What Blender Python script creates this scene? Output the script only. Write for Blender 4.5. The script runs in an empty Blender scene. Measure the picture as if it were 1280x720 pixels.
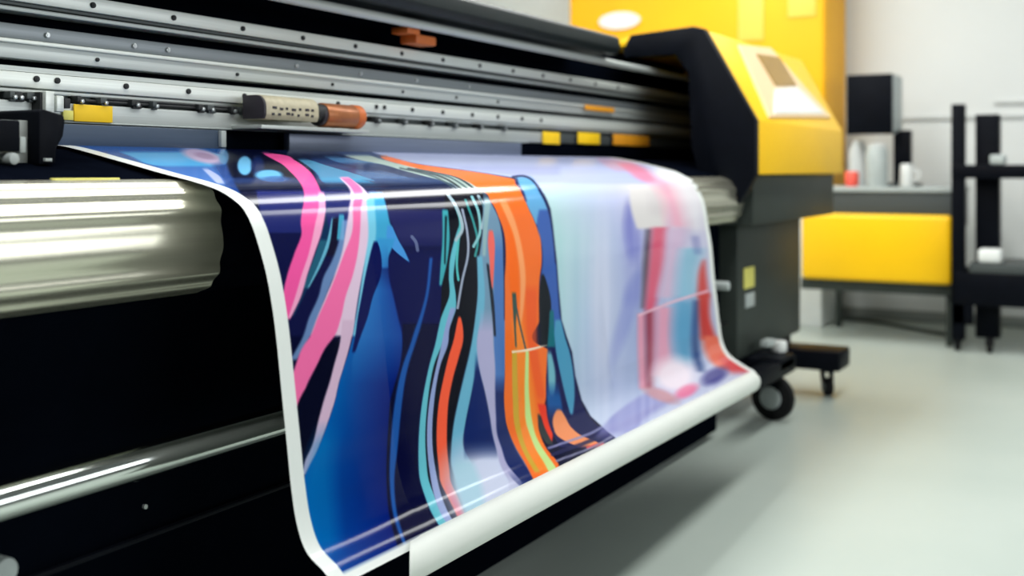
import bpy, bmesh, math, random
import numpy as np
from mathutils import Vector, Matrix
random.seed(4)
sc = bpy.context.scene
COL = sc.collection
PI = math.pi

# ------------------------------------------------------------------ survey of the room
# The long axis of the printer is world X, the room is square to it. The lens was surveyed
# from the photograph: focal length 1400 px of 1280, camera 1.10 m high, yaw 29.4 degrees.
F = 1400.0; CZ = 1.10; HY = 212.0
YAW = math.atan2(1430 - 640, F); CA, SA = math.cos(YAW), math.sin(YAW)
def ray(px, py):
    s = (px - 640) / F
    return (CA + SA * s, SA - CA * s, (HY - py) / F)
def atY(px, py, Y):
    d = ray(px, py); k = Y / d[1]
    return (d[0] * k, Y, CZ + d[2] * k)
def atX(px, py, X):
    d = ray(px, py); k = X / d[0]
    return (X, d[1] * k, CZ + d[2] * k)
def XY(px, Y): return atY(px, HY, Y)[0]
def zz(y0, Y):            # height of a lengthwise edge that meets the left border of the frame at y0
    return CZ + (HY - y0) / F * Y / (SA - CA * (-640 / F))

# ------------------------------------------------------------------ materials
def lin(c):
    return tuple(((v / 255) / 12.92 if v / 255 <= 0.04045 else ((v / 255 + 0.055) / 1.055) ** 2.4) for v in c)
def mat(name, rgb, rough=0.5, metal=0.0, coat=0.0, noise=0.0, nscale=20.0, stretch=(1, 1, 1), emit=None, estr=0.0, spec=0.5, bump=0.0, aniso=0.0):
    m = bpy.data.materials.new(name); m.use_nodes = True
    nt = m.node_tree; b = nt.nodes['Principled BSDF']
    c = lin(rgb) + (1,)
    b.inputs['Base Color'].default_value = c
    b.inputs['Roughness'].default_value = rough
    b.inputs['Metallic'].default_value = metal
    b.inputs['Specular IOR Level'].default_value = spec
    b.inputs['Coat Weight'].default_value = coat
    b.inputs['Coat Roughness'].default_value = 0.08
    b.inputs['Anisotropic'].default_value = aniso
    if emit:
        b.inputs['Emission Color'].default_value = lin(emit) + (1,)
        b.inputs['Emission Strength'].default_value = estr
    if noise or bump:
        tc = nt.nodes.new('ShaderNodeTexCoord'); mp = nt.nodes.new('ShaderNodeMapping')
        mp.inputs['Scale'].default_value = stretch
        nz = nt.nodes.new('ShaderNodeTexNoise'); nz.inputs['Scale'].default_value = nscale; nz.inputs['Detail'].default_value = 4
        nt.links.new(tc.outputs['Object'], mp.inputs[0]); nt.links.new(mp.outputs[0], nz.inputs['Vector'])
        if noise:
            mr = nt.nodes.new('ShaderNodeMapRange')
            mr.inputs['From Min'].default_value = 0.3; mr.inputs['From Max'].default_value = 0.7
            mr.inputs['To Min'].default_value = 1 - noise; mr.inputs['To Max'].default_value = 1 + noise * 0.6
            mx = nt.nodes.new('ShaderNodeVectorMath'); mx.operation = 'SCALE'; mx.inputs[0].default_value = c[:3]
            nt.links.new(nz.outputs[0], mr.inputs[0]); nt.links.new(mr.outputs[0], mx.inputs['Scale'])
            nt.links.new(mx.outputs[0], b.inputs['Base Color'])
        if bump:
            bp = nt.nodes.new('ShaderNodeBump'); bp.inputs['Strength'].default_value = bump; bp.inputs['Distance'].default_value = 0.002
            nt.links.new(nz.outputs[0], bp.inputs['Height']); nt.links.new(bp.outputs[0], b.inputs['Normal'])
    return m
M = {}
M['black'] = mat('black_enamel', (9, 12, 19), 0.45, noise=0.2, spec=0.06)
M['void'] = mat('matt_black', (5, 8, 15), 0.8, spec=0.0, noise=0.1)
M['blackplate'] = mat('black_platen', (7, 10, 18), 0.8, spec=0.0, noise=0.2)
M['hood'] = mat('black_plastic_hood', (22, 30, 31), 0.5, noise=0.15, spec=0.2)
M['darkgrey'] = mat('dark_grey_enamel', (50, 57, 53), 0.5, noise=0.12, spec=0.3, nscale=6)
M['yellow'] = mat('yellow_enamel', (255, 200, 0), 0.42, noise=0.03, nscale=3, spec=0.4)
M['yellow_label'] = mat('yellow_label', (245, 200, 10), 0.6, noise=0.06)
M['paleyellow'] = mat('pale_yellow', (222, 215, 110), 0.6, noise=0.06)
M['orange_label'] = mat('orange_label', (225, 150, 20), 0.6, noise=0.06)
M['orange'] = mat('orange_plastic', (196, 100, 34), 0.5, noise=0.1)
M['alu'] = mat('brushed_aluminium', (186, 192, 188), 0.45, 0.35, noise=0.10, nscale=60, stretch=(0.05, 6, 6))
M['alu_lt'] = mat('light_aluminium', (216, 221, 214), 0.4, 0.3, noise=0.08, nscale=60, stretch=(0.05, 6, 6))
M['alu_blue'] = mat('bluish_aluminium', (126, 133, 136), 0.4, 0.4, noise=0.10, nscale=60, stretch=(0.05, 6, 6))
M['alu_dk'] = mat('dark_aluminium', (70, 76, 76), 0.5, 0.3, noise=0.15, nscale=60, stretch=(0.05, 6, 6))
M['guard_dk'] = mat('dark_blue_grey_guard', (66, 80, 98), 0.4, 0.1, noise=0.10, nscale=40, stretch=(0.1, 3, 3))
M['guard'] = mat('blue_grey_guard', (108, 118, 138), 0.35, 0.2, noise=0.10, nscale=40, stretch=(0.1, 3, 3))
M['steel'] = mat('polished_steel', (208, 206, 186), 0.26, 0.85, noise=0.05, nscale=80, stretch=(0.03, 5, 5))
M['bar'] = mat('chrome_bar', (205, 210, 205), 0.12, 1.0, noise=0.03, nscale=50, stretch=(0.05, 5, 5))
M['screw'] = mat('screw_steel', (190, 195, 195), 0.3, 0.8, noise=0.1)
M['hole'] = mat('dark_bolt', (24, 27, 28), 0.6, noise=0.2)
M['beige'] = mat('beige_casing', (186, 178, 150), 0.5, noise=0.12, nscale=60)
M['darkbrown'] = mat('dark_brown_cap', (42, 38, 46), 0.6, noise=0.1)
M['copper'] = mat('copper_casing', (168, 104, 62), 0.38, 0.4, noise=0.15, nscale=40)
M['white'] = mat('white_plastic', (225, 228, 225), 0.5, noise=0.04)
M['greyw'] = mat('pale_grey_plastic', (170, 178, 176), 0.5, noise=0.08)
M['screenb'] = mat('brown_touch_screen', (158, 118, 20), 0.3, noise=0.1)
M['palepanel'] = mat('pale_control_panel', (236, 206, 160), 0.5, noise=0.03)
M['rubber'] = mat('black_rubber', (18, 19, 20), 0.75, noise=0.2, spec=0.2)
M['red'] = mat('red_plastic', (235, 90, 75), 0.5, noise=0.05)
M['tallyellow'] = mat('yellow_machine_enamel', (246, 178, 4), 0.5, noise=0.06, nscale=1.6, spec=0.3)
M['paleyel'] = mat('paler_machine_yellow', (248, 204, 84), 0.5, noise=0.05, nscale=2)
M['wall'] = mat('white_wall_paint', (226, 230, 228), 0.8, noise=0.02, nscale=2, spec=0.2)
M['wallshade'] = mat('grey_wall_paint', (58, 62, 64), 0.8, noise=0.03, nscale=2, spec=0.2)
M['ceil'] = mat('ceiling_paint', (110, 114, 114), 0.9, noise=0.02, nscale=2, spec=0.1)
M['trunk'] = mat('grey_trunking', (196, 201, 200), 0.7, noise=0.03)
M['skirt'] = mat('grey_baseboard', (140, 146, 142), 0.7, noise=0.05)
M['vinylwhite'] = mat('white_vinyl_margin', (214, 218, 211), 0.5, noise=0.02, nscale=8, spec=0.3)

def floor_mat():
    m = bpy.data.materials.new('pale_epoxy_floor'); m.use_nodes = True
    nt = m.node_tree; b = nt.nodes['Principled BSDF']
    tc = nt.nodes.new('ShaderNodeTexCoord')
    nz = nt.nodes.new('ShaderNodeTexNoise'); nz.inputs['Scale'].default_value = 0.9; nz.inputs['Detail'].default_value = 5
    n2 = nt.nodes.new('ShaderNodeTexNoise'); n2.inputs['Scale'].default_value = 90
    cr = nt.nodes.new('ShaderNodeValToRGB')
    cr.color_ramp.elements[0].position = 0.3; cr.color_ramp.elements[0].color = lin((164, 175, 167)) + (1,)
    cr.color_ramp.elements[1].position = 0.7; cr.color_ramp.elements[1].color = lin((177, 186, 178)) + (1,)
    nt.links.new(tc.outputs['Object'], nz.inputs['Vector']); nt.links.new(tc.outputs['Object'], n2.inputs['Vector'])
    nt.links.new(nz.outputs[0], cr.inputs[0]); nt.links.new(cr.outputs[0], b.inputs['Base Color'])
    bp = nt.nodes.new('ShaderNodeBump'); bp.inputs['Strength'].default_value = 0.05; bp.inputs['Distance'].default_value = 0.002
    nt.links.new(n2.outputs[0], bp.inputs['Height']); nt.links.new(bp.outputs[0], b.inputs['Normal'])
    b.inputs['Roughness'].default_value = 0.38; b.inputs['Specular IOR Level'].default_value = 0.4
    return m
M['floor'] = floor_mat()

# ------------------------------------------------------------------ mesh helpers
def add_box(bm, x0, x1, y0, y1, z0, z1, bev=0.0, seg=2):
    r = bmesh.ops.create_cube(bm, size=1)
    vs = r['verts']
    for v in vs:
        v.co = Vector(((x0 + x1) / 2 + v.co.x * (x1 - x0), (y0 + y1) / 2 + v.co.y * (y1 - y0), (z0 + z1) / 2 + v.co.z * (z1 - z0)))
    if bev:
        es = list({e for v in vs for e in v.link_edges})
        bmesh.ops.bevel(bm, geom=es, offset=bev, segments=seg, profile=0.5, affect='EDGES')
def add_prism(bm, prof, a0, a1, axis='X', bev=0.0):
    """extrude a closed (u,w) outline; axis X: (Y,Z) outline, axis Y: (X,Z) outline, axis Z: (X,Y) outline"""
    def P(u, w, a):
        return {'X': (a, u, w), 'Y': (u, a, w), 'Z': (u, w, a)}[axis]
    A = [bm.verts.new(P(u, w, a0)) for u, w in prof]
    B = [bm.verts.new(P(u, w, a1)) for u, w in prof]
    n = len(prof); fs = []
    for i in range(n):
        j = (i + 1) % n
        fs.append(bm.faces.new((A[i], A[j], B[j], B[i])))
    fs.append(bm.faces.new(A[::-1])); fs.append(bm.faces.new(B))
    bmesh.ops.recalc_face_normals(bm, faces=fs)
    if bev:
        es = list({e for f in fs for e in f.edges})
        bmesh.ops.bevel(bm, geom=es, offset=bev, segments=2, profile=0.5, affect='EDGES')
def add_cyl(bm, c, r, h, axis='X', seg=32, r2=None, bev=0.0):
    R = {'X': Matrix.Rotation(PI / 2, 4, 'Y'), 'Y': Matrix.Rotation(PI / 2, 4, 'X'), 'Z': Matrix.Identity(4)}[axis]
    res = bmesh.ops.create_cone(bm, cap_ends=True, cap_tris=False, segments=seg, radius1=r, radius2=r if r2 is None else r2, depth=h,
                                matrix=Matrix.Translation(c) @ R)
    if bev:
        es = [e for e in {e for v in res['verts'] for e in v.link_edges} if any(len(f.verts) > 4 for f in e.link_faces)]
        bmesh.ops.bevel(bm, geom=es, offset=bev, segments=2, profile=0.5, affect='EDGES')
def add_torus(bm, c, R, r, axis='Y', n=32, k=12):
    rows = []
    for i in range(n):
        a = 2 * PI * i / n; row = []
        for j in range(k):
            b = 2 * PI * j / k
            u = (R + r * math.cos(b)) * math.cos(a); w = (R + r * math.cos(b)) * math.sin(a); t = r * math.sin(b)
            p = {'Y': (u, t, w), 'X': (t, u, w), 'Z': (u, w, t)}[axis]
            row.append(bm.verts.new((c[0] + p[0], c[1] + p[1], c[2] + p[2])))
        rows.append(row)
    fs = []
    for i in range(n):
        for j in range(k):
            fs.append(bm.faces.new((rows[i][j], rows[(i + 1) % n][j], rows[(i + 1) % n][(j + 1) % k], rows[i][(j + 1) % k])))
    bmesh.ops.recalc_face_normals(bm, faces=fs)
def obj(name, bm, m, parent=None, smooth=True, angle=35):
    me = bpy.data.meshes.new(name); bm.to_mesh(me); bm.free()
    me.materials.append(m)
    if smooth:
        me.polygons.foreach_set('use_smooth', [True] * len(me.polygons))
        me.set_sharp_from_angle(angle=math.radians(angle))
    o = bpy.data.objects.new(name, me); COL.objects.link(o)
    if parent:
        o.parent = parent
        p = parent; off = Vector((0, 0, 0))
        while p: off += p.location; p = p.parent
        o.location = -off
    return o
def box(name, m, parent, x0, x1, y0, y1, z0, z1, bev=0.003, seg=2):
    bm = bmesh.new(); add_box(bm, x0, x1, y0, y1, z0, z1, bev, seg); return obj(name, bm, m, parent)
def prism(name, m, parent, prof, a0, a1, axis='X', bev=0.0):
    bm = bmesh.new(); add_prism(bm, prof, a0, a1, axis, bev); return obj(name, bm, m, parent)
def cyl(name, m, parent, c, r, h, axis='X', seg=32, bev=0.0):
    bm = bmesh.new(); add_cyl(bm, c, r, h, axis, seg, None, bev); return obj(name, bm, m, parent)
def thing(name, label, cat, loc, group=None):
    o = bpy.data.objects.new(name, None); COL.objects.link(o); o.location = loc
    o.empty_display_size = 0.1
    o['label'] = label; o['category'] = cat
    if group: o['group'] = group
    return o
def tag(o, label, cat, group=None):
    o['label'] = label; o['category'] = cat
    if group: o['group'] = group
    return o
def struct(o): o['kind'] = 'structure'; return o
def catmull(pts, n):
    P = [np.array(p, float) for p in pts]
    P = [2 * P[0] - P[1]] + P + [2 * P[-1] - P[-2]]
    out = []
    segs = len(P) - 3
    for i in range(n):
        t = i / (n - 1) * segs; k = min(int(t), segs - 1); u = t - k
        a, b, c, d = P[k], P[k + 1], P[k + 2], P[k + 3]
        out.append(0.5 * ((2 * b) + (c - a) * u + (2 * a - 5 * b + 4 * c - d) * u * u + (-a + 3 * b - 3 * c + d) * u ** 3))
    return np.array(out)

# ------------------------------------------------------------------ the room
WX, CEIL, YB, YF, XL = 8.5, 3.4, 5.2, -3.2, -3.0
struct(box('floor', M['floor'], None, XL - .1, WX + .1, YF - .1, YB + .1, -0.1, 0.0, 0))
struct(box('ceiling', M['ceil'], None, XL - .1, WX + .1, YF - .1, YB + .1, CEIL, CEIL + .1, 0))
struct(box('wall_end', M['wall'], None, WX, WX + .1, YF - .1, YB + .1, 0, CEIL, 0))
struct(box('wall_back', M['wall'], None, XL, WX, YB, YB + .1, 0, CEIL, 0))
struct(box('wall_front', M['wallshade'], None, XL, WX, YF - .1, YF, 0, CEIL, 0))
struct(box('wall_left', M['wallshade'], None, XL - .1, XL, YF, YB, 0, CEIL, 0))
struct(box('baseboard_end', M['skirt'], None, WX - 0.015, WX, YF, YB, 0, 0.08, 0.003))
ya = atX(1145, 148, WX - .01)
struct(box('trim_1', M['trunk'], None, WX - 0.02, WX, ya[1] - 3.2, ya[1] + .3, ya[2] - 0.012, ya[2] + 0.012, 0.002))
yb2 = atX(1262, 128, WX - .01)
struct(box('trim_2', M['trunk'], None, WX - 0.02, WX, yb2[1] - 2.5, yb2[1] + .1, yb2[2] - 0.012, yb2[2] + 0.012, 0.002))

# ------------------------------------------------------------------ THE LARGE-FORMAT PRINTER
PR = thing('wide_format_printer', 'long black and steel wide-format printer with yellow end housing, printing a colourful sheet', 'printer', (0.3, 1.9, 0.0))
X0, X1 = 0.2, 5.3
# --- main body
BF = 1.53
body = prism('body', M['void'], PR, [(BF, 0.03), (BF, 0.40), (1.515, 0.44), (1.52, 1.03), (1.56, 1.06), (2.35, 1.06), (2.35, 0.03)], X0, 4.42, 'X')
z43 = zz(734, 1.52)
box('lower_beam', M['black'], PR, X0, 4.5, 1.505, 1.53, z43 - 0.004, z43 + 0.004, 0.001)
c = atY(180, 633, 1.515); cyl('body_screw', M['screw'], PR, (c[0], 1.515, c[2]), 0.004, 0.01, 'Y', 16)
c = atY(-2, 712, 1.46); cyl('release_knob', M['greyw'], PR, (c[0], 1.48, c[2]), 0.02, 0.08, 'Y', 24, 0.004)
# --- platen
prism('platen', M['blackplate'], PR, [(1.475, 1.05), (1.495, 1.068), (1.529, 1.081), (1.652, 1.110), (1.79, 1.139), (2.0, 1.139), (2.0, 1.05)], X0, 5.3, 'X')
# --- front cover of the platen (feed roller), polished steel, its dark reflection put in as a black middle run
def cover_profile(off=0.0, dzt=0.0):
    # rounded extrusion seen end-on, with the shallow flutes that streak the reflections
    zt, zb = 1.083 - dzt, 0.874
    pts = []
    n = 56
    for i in range(n + 1):
        a = PI * (0.5 + i / n * 0.92)             # from the top round the front to underneath
        cy, czz = 1.535, (zt + zb) / 2
        ry, rz = 0.105, (zt + zb) and (zt - zb) / 2
        e = 0.72
        ca, sa = math.cos(a), math.sin(a)
        y = cy + ry * math.copysign(abs(ca) ** e, ca)
        z = czz + rz * math.copysign(abs(sa) ** e, sa)
        fl = 0.0028 * math.sin(i * 0.74 + 0.2)
        pts.append((y + fl + off, z))
    pts += [(1.60, zb), (1.60, zt - 0.01)]
    return pts
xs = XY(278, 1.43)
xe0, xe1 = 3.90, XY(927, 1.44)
def cover(name, m, a0, a1, off=0, dzt=0):
    bm = bmesh.new(); add_prism(bm, cover_profile(off, dzt), a0, a1, 'X'); return obj(name, bm, m, PR, angle=50)
cover('steel_front_cover', M['steel'], X0, xs)
cover('dark_reflection_cover', M['blackplate'], xs, xe0, 0.006, 0.02)
cover('steel_front_cover', M['steel'], xe0, xe1, 0.004, 0.010)
cyl('cover_end_cap', M['hole'], PR, (xe1 + 0.02, 1.54, 0.985), 0.1, 0.04, 'X', 40, 0.008)
box('edge_strip', M['paleyellow'], PR, XY(70, 1.53), XY(150, 1.53), 1.53, 1.545, 1.081, 1.086, 0.001)
# --- take-up bar below, with its end brackets
zb0 = zz(628, 1.43); rb = 0.029
cyl('take_up_bar', M['bar'], PR, ((0.3 + 3.5) / 2, 1.43, zb0), rb, 3.2, 'X', 48)
for bx in (0.27, 3.53):
    prism('bar_bracket', M['black'], PR, [(1.395, zb0 - .04), (1.395, zb0 + .04), (1.47, zb0 + .08), (1.54, zb0 + .08), (1.54, zb0 - .1), (1.42, zb0 - .1)], bx - .03, bx + .03, 'X', 0.004)

# --- bridge: back plate, rails and beams
box('bridge_back_plate', M['void'], PR, X0, X1, 2.0, 2.25, 1.06, 1.60, 0.003)
def rail(name, m, ya0, yb0, Y, dep=0.06, x0=X0, x1=X1, bev=0.002):
    zt, zb = zz(ya0, Y), zz(yb0, Y)
    return box(name, m, PR, x0, x1, Y, Y + dep, zb, zt, bev)
XH = 3.985
hz0, hz1 = 1.546, 1.618
prism('top_hood', M['hood'], PR, [(1.78, hz0), (1.765, hz0 + .02), (1.77, hz1 - .012), (1.785, hz1), (2.30, hz1 + .005), (2.30, hz0)], X0, XH, 'X', 0.003)
cyl('linear_rod', M['alu'], PR, ((X0 + X1) / 2, 1.83, zz(-74, 1.83)), 0.013, X1 - X0, 'X', 24)
r_up = rail('upper_rail', M['alu_lt'], -22, -2, 1.90, 0.05)
rail('rail_seat', M['alu_dk'], -1, 4, 1.905, 0.05)
rail('rail_lip', M['alu'], 5, 11, 1.90, 0.05)
rail('rail_recess', M['void'], 11, 28, 1.95, 0.05)
r_b1 = rail('screw_rail', M['alu_blue'], 27, 46, 1.90, 0.06)
rail('edge_highlight', M['alu_lt'], 46, 51.5, 1.893, 0.06)  # highlight along the beam edge, put in as a lighter metal strip
r_b2 = rail('middle_beam', M['alu'], 51.5, 71, 1.90, 0.06)
rail('beam_groove', M['void'], 70, 82, 1.94, 0.05)
prism('beam_ledge', M['alu'], PR, [(1.90, zz(87, 1.90)), (1.90, zz(80.5, 1.90)), (1.95, zz(80.5, 1.90)), (1.95, zz(87, 1.90))], X0, X1, 'X')
r_b3 = rail('lower_beam_rail', M['alu_lt'], 87.5, 107, 1.893, 0.06)
rail('rail_underside', M['alu_lt'], 108.5, 114, 1.905, 0.05)
r_ms = rail('connector_strip', M['alu_dk'], 114, 125, 1.915, 0.05)
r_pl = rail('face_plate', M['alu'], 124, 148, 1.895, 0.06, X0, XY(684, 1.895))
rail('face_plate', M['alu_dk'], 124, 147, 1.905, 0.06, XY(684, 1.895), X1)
rail('face_plate_lip', M['greyw'], 147.5, 150, 1.892, 0.06, X0, XY(660, 1.895))
gx = XY(655, 1.85)
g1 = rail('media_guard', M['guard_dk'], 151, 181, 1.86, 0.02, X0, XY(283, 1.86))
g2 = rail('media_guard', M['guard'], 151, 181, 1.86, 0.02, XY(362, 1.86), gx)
rail('guard_gap', M['void'], 151, 180, 1.90, 0.02)
box('guard_post', M['greyw'], PR, XY(275, 1.855), XY(281, 1.855), 1.85, 1.86, 1.152, 1.19, 0.001)

# bolts and screws: each its own sub-part of its rail, all sharing a mesh
def bolt_mesh(r, h, head=True):
    bm = bmesh.new(); add_cyl(bm, (0, 0, 0), r, h, 'Y', 20, None, min(r, h) * 0.25)
    add_cyl(bm, (0, -h * 0.5, 0), r * 0.45, h * 0.3, 'Y', 6)
    me = bpy.data.meshes.new('bolt'); bm.to_mesh(me); bm.free(); return me
bm_dark = bolt_mesh(0.0062, 0.006); bm_dark.materials.append(M['hole'])
bm_lt = bolt_mesh(0.0055, 0.007); bm_lt.materials.append(M['screw'])
bm_small = bolt_mesh(0.0042, 0.006); bm_small.materials.append(M['hole'])
def bolt(parent, x, y, z, me, name='bolt'):
    o = bpy.data.objects.new(name, me); COL.objects.link(o); o.parent = parent
    o.location = (x, y, z)         # parents sit at their own origin already shifted back to world zero
    return o
for k in range(14):
    bolt(r_up, 1.374 + 0.222 * k, 1.898, zz(-11.5, 1.9), bm_dark)
for px in (58, 167, 209, 370, 450, 520, 585):
    bolt(r_b1, XY(px, 1.9), 1.898, zz(37, 1.9), bm_lt, 'screw')
for px in (121, 296, 415, 503, 570, 622):
    bolt(r_b2, XY(px, 1.9), 1.898, zz(62, 1.9), bm_small, 'screw')
for px in (45, 71, 157, 235, 305, 352, 364, 378, 422, 470, 480, 515, 553, 590, 622, 652, 676):
    bolt(r_b3, XY(px, 1.893), 1.891, zz(95, 1.893), bm_dark)
# sliding clips along the connector strip
def clip(px, w=0.024, k=0):
    x = XY(px, 1.89)
    bm = bmesh.new()
    zc = zz(118, 1.895)
    w *= .6
    add_box(bm, x - w / 2, x + w / 2, 1.885, 1.916, zc - 0.006, zc + 0.007, 0.002)
    add_box(bm, x - w * .2, x + w * .9, 1.888, 1.912, zc - 0.012, zc - 0.005, 0.002)
    c_ = obj('cable_clip', bm, M['hole'] if k % 2 else M['alu_dk'], r_ms)
    bm = bmesh.new(); add_cyl(bm, (x + 0.004, 1.884, zc - 0.004), 0.0042, 0.008, 'Y', 16, None, 0.001)
    s_ = obj('clip_screw', bm, M['screw'], PR)
for k, px in enumerate((14, 22, 38, 98, 128, 168, 192, 250, 262, 290, 302, 471, 505, 538, 568, 600, 630)):
    clip(px, 0.02 + 0.008 * (k % 3), k)
bm = bmesh.new()
add_cyl(bm, ((XY(110, 1.89) + XY(316, 1.89)) / 2, 1.90, zz(119, 1.9)), 0.0035, XY(316, 1.89) - XY(110, 1.89), 'X', 12)
add_cyl(bm, ((XY(130, 1.89) + XY(300, 1.89)) / 2, 1.90, zz(115, 1.9)), 0.003, XY(300, 1.89) - XY(130, 1.89), 'X', 12)
obj('cable_run', bm, M['hole'], PR)

# labels on the bridge
def label_plate(name, m, px0, px1, y0, y1, Y):
    a = atY(px0, (y0 + y1) / 2, Y); b = atY(px1, (y0 + y1) / 2, Y)
    xm = (a[0] + b[0]) / 2
    za = atY((px0 + px1) / 2, y1, Y)[2]; zb_ = atY((px0 + px1) / 2, y0, Y)[2]
    return box(name, m, PR, a[0], b[0], Y, Y + 0.004, za, zb_, 0.0008)
label_plate('yellow_label', M['yellow_label'], 93, 141, 131.5, 152.5, 1.888)
label_plate('yellow_tab', M['paleyellow'], 79, 92, 138, 150, 1.889)
label_plate('yellow_label', M['yellow_label'], 679, 700, 165, 180, 1.888)
label_plate('yellow_label', M['yellow_label'], 723, 750, 166, 180, 1.888)
label_plate('orange_label', M['orange_label'], 767, 812, 169, 182, 1.888)
label_plate('orange_label', M['orange_label'], 732, 768, 133, 139, 1.888)
# orange cable chain end high on the bridge
c = atY(521, 46, 1.86)
bm = bmesh.new()
add_box(bm, c[0] - 0.075, c[0] - 0.01, 1.84, 1.90, c[2] + 0.002, c[2] + 0.022, 0.005)
add_box(bm, c[0] - 0.03, c[0] + 0.075, 1.84, 1.90, c[2] - 0.022, c[2] + 0.005, 0.005)
obj('orange_bracket', bm, M['orange'], PR)

# motor with beige casing, and copper coil drum
def barrel(px0, px1, yc0, yc1, m, Y=1.83):
    xa = XY(px0, Y); xb = XY(px1, Y)
    pm = (px0 + px1) / 2
    zc = atY(pm, (yc0 + yc1) / 2, Y)[2]
    r = (atY(pm, yc0, Y)[2] - atY(pm, yc1, Y)[2]) / 2
    return xa, xb, zc, r
xa, xb, zc, r = barrel(322, 388, 121, 151, None)
prof = [(1.87, zc - r), (1.83 - r * .8, zc - r), (1.83 - r * .95, zc - r * .6)] + \
       [(1.83 - r * .95 * math.cos(a), zc + r * math.sin(a)) for a in [PI / 2 * i / 10 for i in range(11)]] + [(1.87, zc + r)]
mo = prism('motor_casing', M['beige'], PR, prof, xa, xb, 'X', 0.002)
prism('motor_end_cap', M['darkbrown'], PR, [(y, zc + (z - zc) * .96) for y, z in prof], xa - .008, xa, 'X', 0.001)
bm = bmesh.new()
for k in range(14):
    x = xa + 0.02 + (k % 7) * (xb - xa - .03) / 7 + random.uniform(-.004, .004)
    z_ = zc - r * (0.5 if k < 7 else 0.05) + random.uniform(-.002, .002)
    add_box(bm, x, x + random.uniform(.006, .016), 1.83 - r * .99, 1.83 - r * .8, z_ - .003, z_ + .003, 0.0006)
obj('vent_slots', bm, M['darkbrown'], mo)
cyl('motor_shaft', M['hole'], PR, ((xb + .02), 1.83, zc - .004), 0.022, 0.06, 'X', 24, 0.003)
xa2, xb2, zc2, r2 = barrel(402, 442, 130, 160, None)
dr = cyl('copper_drum', M['copper'], PR, ((xa2 + xb2) / 2, 1.835, zc2), r2, xb2 - xa2, 'X', 40, 0.003)
cyl('drum_flange', M['orange'], PR, (xb2 + .008, 1.835, zc2), r2 * 1.04, 0.03, 'X', 40, 0.003)
cyl('drum_collar', M['darkbrown'], PR, (xa2 - .006, 1.835, zc2), r2 * .9, 0.014, 'X', 40, 0.002)
box('motor_mount', M['alu'], PR, xa - .02, xb2 + .03, 1.80, 1.90, zc2 - r2 - .012, zc2 - r2 - .003, 0.001)

# media clamp and bracket at the left end of the visible platen
CY = 1.64
cl0, cl1 = XY(44, CY), XY(77, CY)
def z18(y, px=60): return atY(px, y, CY)[2]
prism('media_clamp', M['black'], PR, [(cl0, z18(140)), (cl0 + .008, z18(137)), (cl1 - .004, z18(143)), (cl1, z18(150)), (cl1 - .004, z18(170)), (cl1 - .018, z18(186)), (cl1 - .02, z18(205)), (cl0, z18(206))], CY - .01, 1.88, 'Y', 0.003)
box('clamp_pad', M['greyw'], PR, cl0 + .008, cl0 + .022, CY - .016, CY, z18(202), z18(198), 0.001)
bx0 = XY(-120, CY + .02); bx1 = XY(44, CY + .02)
box('clamp_bracket', M['alu'], PR, bx0, bx1, CY + .02, CY + .04, z18(207), z18(151), 0.002)
box('clamp_lever', M['black'], PR, XY(-60, CY), XY(23, CY), CY - .005, CY + .022, z18(190), z18(152), 0.003)
box('clamp_hinge', M['greyw'], PR, XY(25, CY), XY(33, CY), CY, CY + .022, z18(192), z18(172), 0.002)
cyl('clamp_knob', M['greyw'], PR, (XY(11, CY), CY, z18(199)), 0.010, 0.03, 'Y', 20, 0.002)
box('sensor_block', M['alu_lt'], PR, XY(53, 1.87), XY(64, 1.87), 1.86, 1.90, zz(139, 1.87), zz(110, 1.87), 0.002)
box('sensor_block', M['alu_lt'], PR, XY(67, 1.87), XY(76, 1.87), 1.86, 1.90, zz(136, 1.87), zz(115, 1.87), 0.002)
box('sensor_bracket', M['hole'], PR, XY(46, 1.88), XY(52, 1.88), 1.87, 1.90, zz(138, 1.88), zz(112, 1.88), 0.001)
box('sensor_bracket', M['hole'], PR, XY(77, 1.88), XY(84, 1.88), 1.87, 1.90, zz(131, 1.88), zz(118, 1.88), 0.001)

# --- right end housing
HX0, HX1 = 4.42, 5.90
oz = 1.58
side = [(1.36, 1.08), (1.36, 1.30), (1.576, 1.68), (1.62, 1.692), (1.90, 1.672), (1.935, 1.61), (1.93, oz), (1.70, oz), (1.64, 1.50), (1.63, 1.20), (1.60, 1.10), (1.60, 0.90), (1.48, 0.90), (1.40, 1.0)]
prism('side_panel', M['black'], PR, side, HX0 - .03, HX0 + .03, 'X', 0.004)
shell = [(1.362, 1.08), (1.362, 1.30), (1.576, 1.676), (1.62, 1.688), (1.93, 1.668), (2.4, 1.62), (2.4, 1.59), (1.93, 1.636), (1.63, 1.656), (1.60, 1.65), (1.395, 1.29), (1.395, 1.08)]
hs = prism('housing_shell', M['yellow'], PR, shell, HX0 + .03, HX1, 'X', 0.004)
prism('housing_end_wall', M['yellow'], PR, [(1.365, 1.08), (1.365, 1.30), (1.578, 1.67), (1.93, 1.66), (2.4, 1.61), (2.4, 1.08)], HX1 - .02, HX1 + .002, 'X', 0.002)
box('service_station', M['void'], PR, 5.32, HX1 - .03, 1.66, 2.28, 1.09, 1.56, 0.005)
box('housing_back_plate', M['void'], PR, HX0 + .03, HX1 - .03, 2.30, 2.38, 1.06, 1.585, 0.003)
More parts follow.
